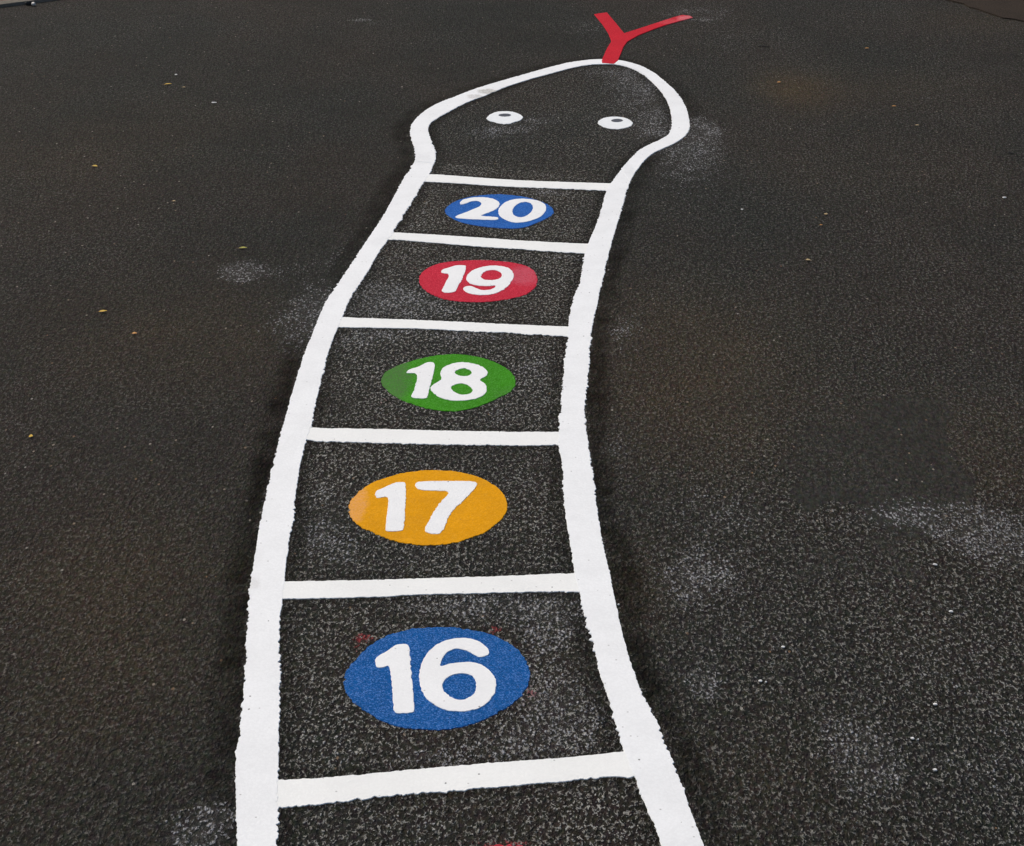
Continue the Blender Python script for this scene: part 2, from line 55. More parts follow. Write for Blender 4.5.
LEAVES = [[-1.1659,6.0908,0.026,0.01,20,"yellow"],[-1.2214,5.1612,0.018,0.012,-25,"yellow"],[-0.6937,4.454,0.022,0.01,10,"green"],[1.2924,6.598,0.014,0.01,15,"orange"],[0.7502,4.3645,0.013,0.01,-10,"tan"],[0.852,4.7256,0.011,0.009,40,"tan"],[0.8245,4.6347,0.009,0.006,10,"orange"],[0.9084,6.1171,0.014,0.01,30,"orange"],[1.2423,5.8139,0.014,0.009,5,"orange"],[1.2727,5.5921,0.012,0.009,-5,"tan"],[-0.9358,4.8372,0.009,0.009,0,"tan"],[-1.1054,6.0516,0.01,0.008,0,"tan"],[-0.9653,4.0127,0.02,0.01,22,"yellow"],[-0.8656,3.8768,0.012,0.01,0,"orange"],[-0.9729,3.3313,0.008,0.012,0,"yellow"]]
CHIPS = [[-0.9763,5.8625,0.02,0.009,0],[-1.1611,6.2245,0.011,0.011,0],[0.7463,2.8097,0.0085,0.0065,-25],[0.7399,2.6501,0.0085,0.006,-25],[0.4418,2.5387,0.008,0.006,-25],[0.3928,2.4387,0.007,0.006,-15],[0.4011,2.4358,0.0035,0.0035,0],[0.655,2.3736,0.008,0.006,-25],[0.6021,2.2827,0.007,0.0055,-10],[0.6098,2.2801,0.003,0.003,0],[0.6193,2.2035,0.0075,0.006,-25],[1.3707,4.8724,0.013,0.01,0],[0.6289,4.768,0.007,0.007,0],[0.1807,2.6729,0.004,0.004,0]]
STONE = [[-1.9095,7.3302]]
TWIGS = [[0.9212,6.6284,0.045,-4],[1.4937,5.2914,0.02,-12]]
WEAR = [(-0.0803, 6.0002, 0.0375, 0.0372, 0.75, (0.3, 0.29, 0.25)), (-0.1226, 5.9369, 0.0297, 0.0351, 0.6, (0.36, 0.35, 0.32)), (-0.4648, 2.8293, 0.0238, 0.0644, 0.12, (0.5, 0.5, 0.48)), (0.341, 5.132, 0.0196, 0.0652, 0.25, (0.5, 0.52, 0.53)), (-0.2637, 5.2306, 0.0298, 0.0562, 0.2, (0.5, 0.52, 0.53)), (-0.447, 2.7451, 0.0117, 0.0231, 0.3, (0.45, 0.44, 0.42))]
DISC_FADE = {'19': [(0.0273, 4.2568, 0.0472, 0.0709, 0.45, (0.52, 0.15, 0.2))], '18': [(-0.2595, 3.6135, 0.046, 0.1437, 0.75, (0.075, 0.13, 0.055)), (-0.0085, 3.5246, 0.038, 0.0574, 0.35, (0.07, 0.15, 0.05))], '17': [(-0.2929, 3.0385, 0.0231, 0.0902, 0.5, (0.72, 0.36, 0.17))]}
TONGUE_FADE = [(0.6752, 7.0819, 0.0391, 0.0577, 0.7, (0.62, 0.22, 0.24)), (0.6014, 7.0307, 0.0518, 0.057, 0.3, (0.6, 0.15, 0.17))]

RNG = random.Random(7)

# ---------------------------------------------------------------- node helpers
class G:
    """small helper for procedural materials"""
    def __init__(self, name):
        self.m = bpy.data.materials.new(name); self.m.use_nodes = True
        self.t = self.m.node_tree; self.n = self.t.nodes; self.l = self.t.links
        self.bsdf = self.n["Principled BSDF"]
        self.pos = self.n.new("ShaderNodeNewGeometry").outputs["Position"]
        self.raw = self.pos
    def grain(self):
        """the grain lies a little longer along the direction in which the tarmac was laid and rolled"""
        n = self.n.new("ShaderNodeVectorMath"); n.operation = 'MULTIPLY'
        self.l.new(self.raw, n.inputs[0]); n.inputs[1].default_value = (1, .60, 1); self.pos = n.outputs[0]
    def put(self, sock, v):
        if hasattr(v, "is_linked") or isinstance(v, bpy.types.NodeSocket): self.l.new(v, sock)
        elif isinstance(v, (tuple, list)) and len(v) == 3 and sock.type == 'RGBA': sock.default_value = (*v, 1)
        else: sock.default_value = v
    def math(self, op, a, b=0.0, c=0.0, clamp=False):
        n = self.n.new("ShaderNodeMath"); n.operation = op; n.use_clamp = clamp
        self.put(n.inputs[0], a); self.put(n.inputs[1], b); self.put(n.inputs[2], c); return n.outputs[0]
    def noise(self, scale, detail=2.0, rough=.5, vec=None, dist=0.0):
        n = self.n.new("ShaderNodeTexNoise"); n.inputs["Scale"].default_value = scale
        n.inputs["Detail"].default_value = detail; n.inputs["Roughness"].default_value = rough
        n.inputs["Distortion"].default_value = dist
        self.l.new(vec or self.pos, n.inputs["Vector"]); return n.outputs["Fac"]
    def noisec(self, scale, detail=2.0, vec=None):
        n = self.n.new("ShaderNodeTexNoise"); n.inputs["Scale"].default_value = scale
        n.inputs["Detail"].default_value = detail
        self.l.new(vec or self.pos, n.inputs["Vector"]); return n.outputs["Color"]
    def voro(self, scale, feature='F1', vec=None, rnd=1.0):
        n = self.n.new("ShaderNodeTexVoronoi"); n.feature = feature
        n.inputs["Scale"].default_value = scale; n.inputs["Randomness"].default_value = rnd
        self.l.new(vec or self.pos, n.inputs["Vector"]); return n
    def ramp(self, v, a, b, lo=0.0, hi=1.0, smooth=True):
        n = self.n.new("ShaderNodeMapRange"); n.interpolation_type = 'SMOOTHSTEP' if smooth else 'LINEAR'
        self.put(n.inputs[0], v); self.put(n.inputs[1], a); self.put(n.inputs[2], b)
        self.put(n.inputs[3], lo); self.put(n.inputs[4], hi); return n.outputs[0]
    def mix(self, f, a, b, mode='MIX'):
        n = self.n.new("ShaderNodeMix"); n.data_type = 'RGBA'; n.blend_type = mode
        self.put(n.inputs[0], f); self.put(n.inputs[6], a); self.put(n.inputs[7], b); return n.outputs[2]
    def vadd(self, a, b):
        n = self.n.new("ShaderNodeVectorMath"); n.operation = 'ADD'
        self.put(n.inputs[0], a); self.put(n.inputs[1], b); return n.outputs[0]
    def vscale(self, a, s):
        n = self.n.new("ShaderNodeVectorMath"); n.operation = 'SCALE'
        self.put(n.inputs[0], a); n.inputs[3].default_value = s; return n.outputs[0]
    def attr(self, name):
        n = self.n.new("ShaderNodeAttribute"); n.attribute_name = name; return n.outputs["Fac"]
    def bump(self, h, dist, strength=1.0, normal=None):
        n = self.n.new("ShaderNodeBump"); n.inputs["Distance"].default_value = dist
        self.put(n.inputs["Strength"], strength); self.put(n.inputs["Height"], h)
        if normal: self.l.new(normal, n.inputs["Normal"])
        return n.outputs[0]
    def done(self, color, rough, spec=.5, normal=None):
        self.put(self.bsdf.inputs["Base Color"], color); self.put(self.bsdf.inputs["Roughness"], rough)
        self.put(self.bsdf.inputs["Specular IOR Level"], spec)
        if normal: self.l.new(normal, self.bsdf.inputs["Normal"])
        return self.m

def stones(g):
    """the aggregate of the tarmac: returns (height, per stone random value, fine grain)"""
    warp = g.vscale(g.vadd(g.noisec(170, 2), (-.5, -.5, -.5)), .0050)
    p = g.vadd(g.pos, warp)
    v = g.voro(175, 'F1', p); e = g.voro(175, 'DISTANCE_TO_EDGE', p)
    v2 = g.voro(400, 'F1', p)
    dome = g.ramp(v.outputs["Distance"], .05, .75, 1.0, 0.0)
    sep = g.n.new("ShaderNodeSeparateColor"); g.l.new(v.outputs["Color"], sep.inputs[0])
    rnd = sep.outputs[0]
    lift = g.ramp(rnd, 0, 1, .45, 1.0)
    big = g.math('MULTIPLY', dome, lift)
    small = g.ramp(v2.outputs["Distance"], .05, .8, 1.0, 0.0)
    h = g.math('ADD', g.math('MULTIPLY', big, .75), g.math('MULTIPLY', small, .25))
    return h, rnd, sep.outputs[1], e.outputs["Distance"], p

def tarmac_material(name="tarmac", dull=False):
    g = G(name); g.grain()
    h, rnd, rnd2, edge, p = stones(g)
    n1 = g.noise(330, 3, .6); n2 = g.noise(205, 2, .6, dist=.8); macro = g.noise(1.3, 4, .6); mid = g.noise(14, 4, .6)
    if dull:
        dust, brown, smooth, heat, reds, blues, coarse = (0.0,) * 7
    else:
        dust, brown, smooth, heat = g.attr("dust"), g.attr("brown"), g.attr("smooth"), g.attr("scorch")
        reds, blues, coarse = g.attr("red_spray"), g.attr("blue_spray"), g.attr("coarse")
    # bitumen and stones
    tone = g.ramp(rnd, 0, 1, .75, 1.35)
    base = g.mix(g.ramp(macro, .35, .65), (.0160, .0170, .0148), (.0215, .0185, .0150))
    base = g.mix(g.math('MULTIPLY', brown, 1.0, clamp=True), base, (.050, .036, .019))
    base = g.mix(g.math('MULTIPLY', smooth, .85, clamp=True), base, (.0235, .0235, .0205))
    tv = g.n.new("ShaderNodeCombineColor")
    for i in range(3): g.l.new(tone, tv.inputs[i])
    col = g.mix(1.0, base, tv.outputs[0], 'MULTIPLY')
    col = g.mix(1.0, col, g.mix(.45, (1.0, 1.0, 1.0), g.mix(1.0, g.noisec(120, 2), (2.0, 2.0, 2.0), 'MULTIPLY')), 'MULTIPLY')
    # bare stone tops showing where the bitumen has worn off
    keep = g.math('SUBTRACT', 1.0, g.math('MULTIPLY', smooth, .93))
    keep = g.math('MULTIPLY', keep, g.math('SUBTRACT', 1.0, g.math('MULTIPLY', heat, .80)))
    ridge = g.math('ADD', g.math('MULTIPLY', n2, .62), g.math('MULTIPLY', h, .38))
    ridge = g.math('ADD', ridge, g.math('MULTIPLY', g.math('SUBTRACT', g.noise(38, 2), .5), .10))
    lo = g.math('SUBTRACT', .595, g.math('MULTIPLY', coarse, .060))
    worn = g.ramp(ridge, lo, g.math('ADD', lo, .07))
    amt = g.math('MULTIPLY', worn, g.math('MULTIPLY', keep, g.math('ADD', .17, g.math('MULTIPLY', coarse, .66))))
    v5 = g.voro(170, 'DISTANCE_TO_EDGE', g.vadd(g.pos, g.vscale(g.vadd(g.noisec(160, 2), (-.5, -.5, -.5)), .008)))
    rim = g.math('MULTIPLY', g.ramp(v5.outputs["Distance"], .05, .15, 1, 0), g.ramp(g.noise(150, 2, .6), .50, .60))
    rim = g.math('MULTIPLY', rim, g.math('MULTIPLY', keep, g.math('ADD', .07, g.math('MULTIPLY', coarse, .88))))
    amt = g.math('MAXIMUM', amt, rim)
    stonec = g.mix(rnd2, (.19, .185, .165), (.37, .375, .35))
    stonec = g.mix(g.math('MULTIPLY', g.math('ADD', brown, .05), .8, clamp=True), stonec, (.19, .14, .10))
    col = g.mix(amt, col, stonec)
    # odd single pale, tan and ochre stones
    v3 = g.voro(62, 'F1'); s3 = g.n.new("ShaderNodeSeparateColor"); g.l.new(v3.outputs["Color"], s3.inputs[0])
    dot = g.math('MULTIPLY', g.math('LESS_THAN', v3.outputs["Distance"], .15), g.math('GREATER_THAN', s3.outputs[0], .93))
    col = g.mix(g.math('MULTIPLY', dot, .75), col, g.mix(s3.outputs[1], (.16, .10, .055), (.30, .29, .26)))
    # pits
    v4 = g.voro(34, 'F1'); s4 = g.n.new("ShaderNodeSeparateColor"); g.l.new(v4.outputs["Color"], s4.inputs[0])
    pit = g.math('MULTIPLY', g.ramp(v4.outputs["Distance"], .10, .14, 1, 0), g.math('GREATER_THAN', s4.outputs[0], .965))
    col = g.mix(g.math('MULTIPLY', pit, .85), col, (.006, .006, .005))
    # paint dust caught on the stones
    pat = g.math('ADD', g.math('MULTIPLY', n2, .55), g.math('ADD', g.math('MULTIPLY', h, .25), g.math('MULTIPLY', mid, .20)))
    dlo = g.math('MAXIMUM', g.math('SUBTRACT', .60, g.math('MULTIPLY', dust, .40)), .455)
    dm = g.ramp(pat, dlo, g.math('ADD', dlo, .13))
    dm = g.math('MULTIPLY', dm, g.ramp(dust, .02, .25))
    col = g.mix(g.math('MULTIPLY', dm, g.ramp(g.noise(420, 2, .6), .30, .62, .25, .95)), col, (.37, .375, .39))
    col = g.mix(g.math('MULTIPLY', g.ramp(dust, .05, .9), .025), col, (.37, .375, .38))
    rm = g.math('MULTIPLY', g.ramp(g.math('ADD', pat, g.math('MULTIPLY', reds, .22)), .55, .68), g.ramp(reds, .08, .6))
    col = g.mix(g.math('MULTIPLY', rm, .8), col, (.22, .030, .034))
    bm_ = g.math('MULTIPLY', g.ramp(g.math('ADD', pat, g.math('MULTIPLY', blues, .22)), .52, .68), g.ramp(blues, .05, .6))
    col = g.mix(g.math('MULTIPLY', bm_, .6), col, (.04, .09, .26))
    # tarmac scorched black when the marking was melted on
    hv = g.math('SUBTRACT', 1.0, g.math('MULTIPLY', heat, .42))
    hc = g.n.new("ShaderNodeCombineColor")
    for i in range(3): g.l.new(hv, hc.inputs[i])
    col = g.mix(1.0, col, hc.outputs[0], 'MULTIPLY')
    hh = g.math('ADD', g.math('MULTIPLY', h, .62), g.math('MULTIPLY', n2, .38))
    bs = g.math('SUBTRACT', 1.0, g.math('MULTIPLY', smooth, .55))
    bs = g.math('MULTIPLY', bs, g.math('ADD', .9, g.math('MULTIPLY', coarse, .1)))
    nr = g.bump(g.noise(75, 3, .6), .0065, bs)
    nr = g.bump(hh, .0068, bs, nr)
    nr = g.bump(n1, .0007, .6, nr)
    rough = g.math('SUBTRACT', .86, g.math('MULTIPLY', worn, .16))
    spec = g.math('MULTIPLY', g.math('SUBTRACT', 1.0, g.math('MULTIPLY', heat, .9)), .055)
    return g.done(col, rough, spec, nr)

def paint_material(name, rgb, speck=0.0, fade=(), dark=.5, vary=.05, rough=.62, dirt=(), spec=.10):
    """melted-on thermoplastic marking. fade / dirt: (x, y, rx, ry, amount, colour) worn or dirty patches"""
    g = G(name)
    h, rnd, rnd2, edge, p = stones(g)
    n1 = g.noise(520, 2, .6); n2 = g.noise(9, 4, .6); n3 = g.noise(70, 4, .7)
    mott = g.noise(26, 4, .7)
    lowc = tuple(c * (1 - vary * 2) for c in rgb)
    col = g.mix(g.ramp(n2, .35, .7), rgb, lowc)
    col = g.mix(g.ramp(n3, .56, .80, 0, vary * 4), col, tuple(c * .80 for c in rgb))
    col = g.mix(g.ramp(mott, .45, .75, 0, vary * 5), col, tuple(c * .72 + .012 for c in rgb))
    col = g.mix(g.math('MULTIPLY', g.ramp(h, .06, .34, 1, 0), vary * 3.0), col, tuple(c * .55 for c in rgb))
    if speck:
        # glass beads and grit in the coloured material
        v = g.voro(560, 'F1'); s = g.n.new("ShaderNodeSeparateColor"); g.l.new(v.outputs["Color"], s.inputs[0])
        col = g.mix(g.math('MULTIPLY', g.ramp(s.outputs[0], .45, 1), speck), col, tuple(min(1, c * 1.5 + .085) for c in rgb))
        col = g.mix(g.math('MULTIPLY', g.ramp(s.outputs[1], .5, 1), speck), col, tuple(c * .5 for c in rgb))
    sepp = g.n.new("ShaderNodeSeparateXYZ"); g.l.new(g.pos, sepp.inputs[0])
    for (x, y, rx, ry, amt, c) in list(fade) + list(dirt):
        dx = g.math('DIVIDE', g.math('SUBTRACT', sepp.outputs[0], x), rx)
        dy = g.math('DIVIDE', g.math('SUBTRACT', sepp.outputs[1], y), ry)
        d = g.math('SQRT', g.math('ADD', g.math('MULTIPLY', dx, dx), g.math('MULTIPLY', dy, dy)))
        d = g.math('ADD', d, g.math('MULTIPLY', g.math('SUBTRACT', g.noise(40, 3, .6), .5), 1.0))
        f = g.math('MULTIPLY', g.ramp(d, .55, 1.15, 1, 0), g.math('MULTIPLY', g.ramp(g.noise(230, 3, .6), .25, .6), amt))
        col = g.mix(f, col, c)
    # small holes where the tarmac shows
    v = g.voro(42, 'F1'); s = g.n.new("ShaderNodeSeparateColor"); g.l.new(v.outputs["Color"], s.inputs[0])
    dd = g.math('ADD', v.outputs["Distance"], g.math('MULTIPLY', g.noise(300, 2), .10))
    hole = g.math('MULTIPLY', g.ramp(dd, .105, .135, 1, 0), g.math('GREATER_THAN', s.outputs[0], .84))
    col = g.mix(g.math('MULTIPLY', hole, dark), col, (.03, .028, .025))
    v = g.voro(95, 'F1'); s = g.n.new("ShaderNodeSeparateColor"); g.l.new(v.outputs["Color"], s.inputs[0])
    hole2 = g.math('MULTIPLY', g.ramp(v.outputs["Distance"], .10, .2, 1, 0), g.math('GREATER_THAN', s.outputs[0], .91))
    col = g.mix(g.math('MULTIPLY', hole2, dark * .55), col, (.10, .095, .085))
    hh = g.math('ADD', g.math('MULTIPLY', h, .5), g.math('MULTIPLY', g.noise(110, 3, .6), .5))
    nr = g.bump(hh, .0006, .8)
    nr = g.bump(n1, .0002, .5, nr)
    return g.done(col, rough, spec, nr)

# ---------------------------------------------------------------- geometry helpers
def link(o, parent=None):
    SC.collection.objects.link(o)
    if parent: o.parent = parent
    return o
def tag(o, label=None, cat=None, group=None, kind=None):
    for k, v in (("label", label), ("category", cat), ("group", group), ("kind", kind)):
        if v: o[k] = v
    return o
def empty(name, loc):
    o = bpy.data.objects.new(name, None); o.location = loc; o.empty_display_size = .1
    return link(o)

def chaikin(p, closed, n=2):
    p = [Vector(q) for q in p]
    for _ in range(n):
        q = []
        m = len(p)
        if not closed: q.append(p[0])
        for i in range(m if closed else m - 1):
            a, b = p[i], p[(i + 1) % m]
            q += [a.lerp(b, .25), a.lerp(b, .75)]
        if not closed: q.append(p[-1])
        p = q
    return p

def resample(p, step, closed):
    p = [Vector(q) for q in p]
    if closed: p = p + [p[0]]
    L = [0.0]
    for a, b in zip(p, p[1:]): L.append(L[-1] + (b - a).length)
    n = max(3, int(L[-1] / step)); out = []; j = 0
    for i in range(n if closed else n + 1):
        s = L[-1] * i / n
        while j < len(L) - 2 and L[j + 1] < s: j += 1
        t = (s - L[j]) / max(1e-9, L[j + 1] - L[j])
        out.append(p[j].lerp(p[j + 1], min(1, t)))
    return out

def noise1(n, every, rng, closed):
    k = max(4, int(n / every)); c = [rng.gauss(0, 1) for _ in range(k + 3)]
    out = []
    for i in range(n):
        f = i * (k if closed else k - 1) / n; a = int(f); t = f - a; t = t * t * (3 - 2 * t)
        x = c[a % k] if closed else c[a]; y = c[(a + 1) % k] if closed else c[a + 1]
        out.append(x * (1 - t) + y * t)
    return out

STEP = .0022
def ragged(p, closed, amp, rng, near=1.9):
    """melted material has crept between the stones: a chewed edge, worse on the edge that faces the viewer's side (-y)"""
    q = resample(p, STEP, closed); n = len(q)
    a = noise1(n, 3.0, rng, closed); b = noise1(n, 1.3, rng, closed); c = noise1(n, 14, rng, closed); w = noise1(n, 60, rng, closed)
    out = []
    for i in range(n):
        t = (q[(i + 1) % n] if closed or i < n - 1 else q[i]) - (q[i - 1] if closed or i > 0 else q[i])
        if t.length < 1e-9: out.append(q[i]); continue
        t.normalize(); nn = Vector((t.y, -t.x))
        k = amp * (.75 + .35 * max(-1, min(1, w[i])))
        out.append(q[i] + nn * k * (.75 * a[i] + .45 * b[i] + .5 * c[i]))
    return out

def sheet(name, loops, z0, z1, mat, parent=None, origin=(0, 0), bevel=.0008):
    """solid flat piece: first loop is the outline, others are holes; slightly rounded upper edge"""
    loops = [[Vector(v) for v in l] for l in loops]
    def area(l): return sum(a.x * b.y - b.x * a.y for a, b in zip(l, l[1:] + l[:1])) / 2
    for i, l in enumerate(loops):
        if (area(l) < 0) == (i == 0): l.reverse()
    verts = []; faces = []; base = []
    for l in loops:
        base.append(len(verts)); verts += [(v.x - origin[0], v.y - origin[1], z1) for v in l]
    N = len(verts)
    tris = tessellate_polygon([[Vector((v.x, v.y, 0)) for v in l] for l in loops])
    for t in tris:
        a, b, c = (verts[i] for i in t)
        cr = (b[0] - a[0]) * (c[1] - a[1]) - (b[1] - a[1]) * (c[0] - a[0])
        if abs(cr) < 1e-14: continue
        faces.append(t if cr > 0 else t[::-1])
    for l, b in zip(loops, base):
        n = len(l); lo = len(verts)
        for i, v in enumerate(l):
            t = l[(i + 1) % n] - l[i - 1]
            nn = Vector((t.y, -t.x)).normalized() if t.length > 1e-9 else Vector((0, 0))
            v2 = v + nn * bevel * .8
            verts.append((v2.x - origin[0], v2.y - origin[1], z0))
        for i in range(n):
            j = (i + 1) % n
            faces.append((b + i, lo + i, lo + j, b + j))
    me = bpy.data.meshes.new(name); me.from_pydata(verts, [], faces); me.validate(); me.update()
    me.materials.append(mat)
    o = bpy.data.objects.new(name, me)
    if parent is None: o.location = (origin[0], origin[1], 0)
    return link(o, parent)

# ---------------------------------------------------------------- the ground
def axis(lo, a, b, hi, fine, grow=1.35):
    mid = list(np.arange(a, b + 1e-6, fine)); s = fine; x = b; up = []
    while x < hi: s *= grow; x += s; up.append(x)
    s = fine; x = a; dn = []
    while x > lo: s *= grow; x -= s; dn.append(x)
    return np.array(dn[::-1] + mid + up)
gx = axis(-400, -2.5, 2.7, 400, .0125); gy = axis(-400, 1.2, 8.0, 900, .0125)
X, Y = np.meshgrid(gx, gy); nx, ny = len(gx), len(gy)
co = np.zeros((ny, nx, 3), dtype=np.float32); co[..., 0] = X; co[..., 1] = Y
me = bpy.data.meshes.new("tarmac_ground")
me.vertices.add(nx * ny); me.vertices.foreach_set("co", co.ravel())
ii = (np.arange(ny - 1)[:, None] * nx + np.arange(nx - 1)[None, :]).ravel()
quads = np.stack([ii, ii + 1, ii + 1 + nx, ii + nx], 1).astype(np.int32)
me.loops.add(quads.size); me.polygons.add(len(quads))
me.loops.foreach_set("vertex_index", quads.ravel())
me.polygons.foreach_set("loop_start", np.arange(0, quads.size, 4, dtype=np.int32))
me.update(calc_edges=True); me.validate()
def field(blobs):
    f = np.zeros_like(X)
    for (x, y, rx, ry, s) in blobs:
        if s > 0: f += s * np.exp(-(((X - x) / rx) ** 2 + ((Y - y) / ry) ** 2) * .9)
    return f
def put(name, f):
    a = me.attributes.new(name, 'FLOAT', 'POINT'); a.data.foreach_set("value", np.clip(f, 0, 1.2).astype(np.float32).ravel())
def vnoise(scale, seed):
    r = np.random.RandomState(seed); t = r.rand(256, 256); u = X / scale + 1000; v = Y / scale + 1000
    iu = np.floor(u).astype(int); iv = np.floor(v).astype(int); fu = u - iu; fv = v - iv
    fu = fu * fu * (3 - 2 * fu); fv = fv * fv * (3 - 2 * fv)
    q = lambda a, b: t[a % 256, b % 256]
    return (q(iu, iv) * (1 - fu) + q(iu + 1, iv) * fu) * (1 - fv) + (q(iu, iv + 1) * (1 - fu) + q(iu + 1, iv + 1) * fu) * fv
n_a = .6 * vnoise(.11, 1) + .4 * vnoise(.05, 2); n_b = .6 * vnoise(.25, 3) + .4 * vnoise(.1, 4)
# distance to the melted-on lines, and inside test for the body
sel = (X > -1.3) & (X < 1.4) & (Y > 1.3) & (Y < 7.0)
pts = np.stack([X[sel], Y[sel]], 1)
def dist_to(poly):
    p = np.array([tuple(v) for v in resample(poly, .03, False)]); d = np.full(len(pts), 9.0)
    for q in p: d = np.minimum(d, (pts[:, 0] - q[0]) ** 2 + (pts[:, 1] - q[1]) ** 2)
    return np.sqrt(d)
def inside(poly):
    c = np.zeros(len(pts), bool); m = len(poly)
    for i in range(m):
        (x1, y1), (x2, y2) = poly[i], poly[(i + 1) % m]
        if y1 == y2: continue
        k = ((y1 > pts[:, 1]) != (y2 > pts[:, 1])) & (pts[:, 0] < (x2 - x1) * (pts[:, 1] - y1) / (y2 - y1) + x1)
        c ^= k
    return c
d_out = np.full_like(X, 9.0); d_out[sel] = np.minimum(dist_to(LEFT_OUTER), np.minimum(dist_to(HEAD_OUTER), dist_to(RIGHT_OUTER)))
d_in = np.full_like(X, 9.0); d_in[sel] = np.minimum(dist_to(LEFT_INNER), np.minimum(dist_to(HEAD_INNER), dist_to(RIGHT_INNER)))
body = np.zeros_like(X); body[sel] = inside(LEFT_OUTER + RIGHT_OUTER)
head = np.zeros_like(X); head[sel] = inside(HEAD_OUTER)
ins = np.clip(body + head, 0, 1)
right_near = .5 + .5 * np.tanh(X / .3)
w_out = .042 + .045 * (n_b - .45) + .012 * (1 - right_near)
heat_o = (1 - ins) * np.clip(1.5 - (d_out / w_out) ** 2 * 1.1, 0, 1) * np.clip(-.05 + 1.5 * (.5 * n_a + .5 * vnoise(.03, 41)), 0, 1)
heat_o *= np.clip(1.15 - field(DUST) * 2.2, .08, 1) * np.clip(1.25 - (Y - 2.2) * .17, .45, 1)
heat_i = ins * np.clip(1.1 - (d_in / .035) ** 2, 0, 1) * .55 * (.5 + n_a)
bars_d = np.full_like(X, 9.0); bd = np.full(len(pts), 9.0)
for t, b in BARS: bd = np.minimum(bd, np.minimum(dist_to(t), dist_to(b)))
bars_d[sel] = bd
heat_b = ins * np.clip(1.0 - (bars_d / .028) ** 2, 0, 1) * .45
put("scorch", np.maximum(np.maximum(heat_o, heat_i), heat_b))
dust = field(DUST) * 1.25 * (.10 + 1.9 * (.6 * n_a + .4 * vnoise(.03, 9)))
put("dust", dust * np.clip(1 - .7 * heat_o, .2, 1))
put("brown", field(BROWN) * .75 * (.4 + n_b)); 
sm = .35 * field(SMOOTH)
jx = .10 * (vnoise(.12, 31) - .5) + .05 * (vnoise(.045, 32) - .5); jy = .16 * (vnoise(.12, 33) - .5) + .08 * (vnoise(.045, 34) - .5)
SX, SY = X + jx, Y + jy
for poly, strength in STAINS:
    c = np.zeros(X.shape, bool); m_ = len(poly)
    for i in range(m_):
        (x1, y1), (x2, y2) = poly[i], poly[(i + 1) % m_]
        if y1 == y2: continue
        c ^= ((y1 > SY) != (y2 > SY)) & (SX < (x2 - x1) * (SY - y1) / (y2 - y1) + x1)
    sm = np.maximum(sm, c * strength * (.55 + .7 * vnoise(.2, 35)))
put("smooth", np.clip(sm, 0, 1))
put("red_spray", field(REDS) * 1.05); put("blue_spray", field(BLUES))
right = .5 + .5 * np.tanh((X - .25) / .24); nearf = .5 - .5 * np.tanh((Y - 3.3) / .7)
cellvar = .6 * vnoise(.13, 21) + .4 * vnoise(.06, 22)
coarse = np.clip(body * (.34 + .95 * cellvar) + head * .35 + (1 - ins) * (right * (.22 + .40 * nearf) + (1 - right) * (.10 + .10 * nearf)) + .25 * (n_b - .5), 0, 1)
put("coarse", coarse)
M_TARMAC = tarmac_material()
me.materials.append(M_TARMAC)
ground = link(bpy.data.objects.new("tarmac_ground", me))
tag(ground, "dark worn tarmac of the playground with pale dust patches", "ground", kind="structure")

def slab_material(name, a, b, c):
    g = G(name); n = g.noise(6, 5, .65); f = g.noise(240, 3, .6); v = g.voro(190)
    col = g.mix(g.ramp(n, .35, .65), a, b)
    col = g.mix(g.ramp(f, .48, .68, 0, .7), col, c)
    return g.done(col, .9, .03, g.bump(v.outputs["Distance"], .002, .6))
p0, p1, p2 = Vector(PATH[0]), Vector(PATH[1]), Vector(PATH[2])
d = (p2 - p1).normalized(); nrm = Vector((-d.y, d.x))
e0, e1 = p1 - d * 9, p1 + d * 30
kerb = sheet("kerb_edging", [[e0, e1, e1 + nrm * .06, e0 + nrm * .06]], -.02, .012, slab_material("edging", (.12, .11, .09), (.15, .14, .12), (.20, .185, .16)), bevel=.012)
tag(kerb, "narrow flush concrete edging along the far left corner of the tarmac", "edging", kind="structure")
pth = sheet("path", [[e0 + nrm * .065, e1 + nrm * .065, e1 + nrm * 2.2, e0 + nrm * 2.2]], -.02, .008, slab_material("gritty_path", (.12, .092, .07), (.15, .12, .095), (.20, .17, .14)), bevel=.003)
tag(pth, "brownish gritty path beyond the far left edge of the tarmac", "path", kind="structure")
vg = [Vector(v) for v in VERGE]
vg = [vg[0] + Vector((-.75, 3.4)), vg[0], *vg[1:], vg[-1] + Vector((5, -5)), Vector((14, 11))]
vg2 = resample(vg, .05, True)
vg2 = [v + Vector((RNG.gauss(0, .006), RNG.gauss(0, .006))) for v in vg2]
vm = slab_material("old_tarmac", (.026, .021, .017), (.033, .026, .020), (.070, .055, .042))
ver = sheet("old_tarmac_strip", [vg2], -.01, .005, vm, bevel=.004)
tag(ver, "older brownish tarmac beyond the cracked joint in the far right corner", "path", kind="structure")

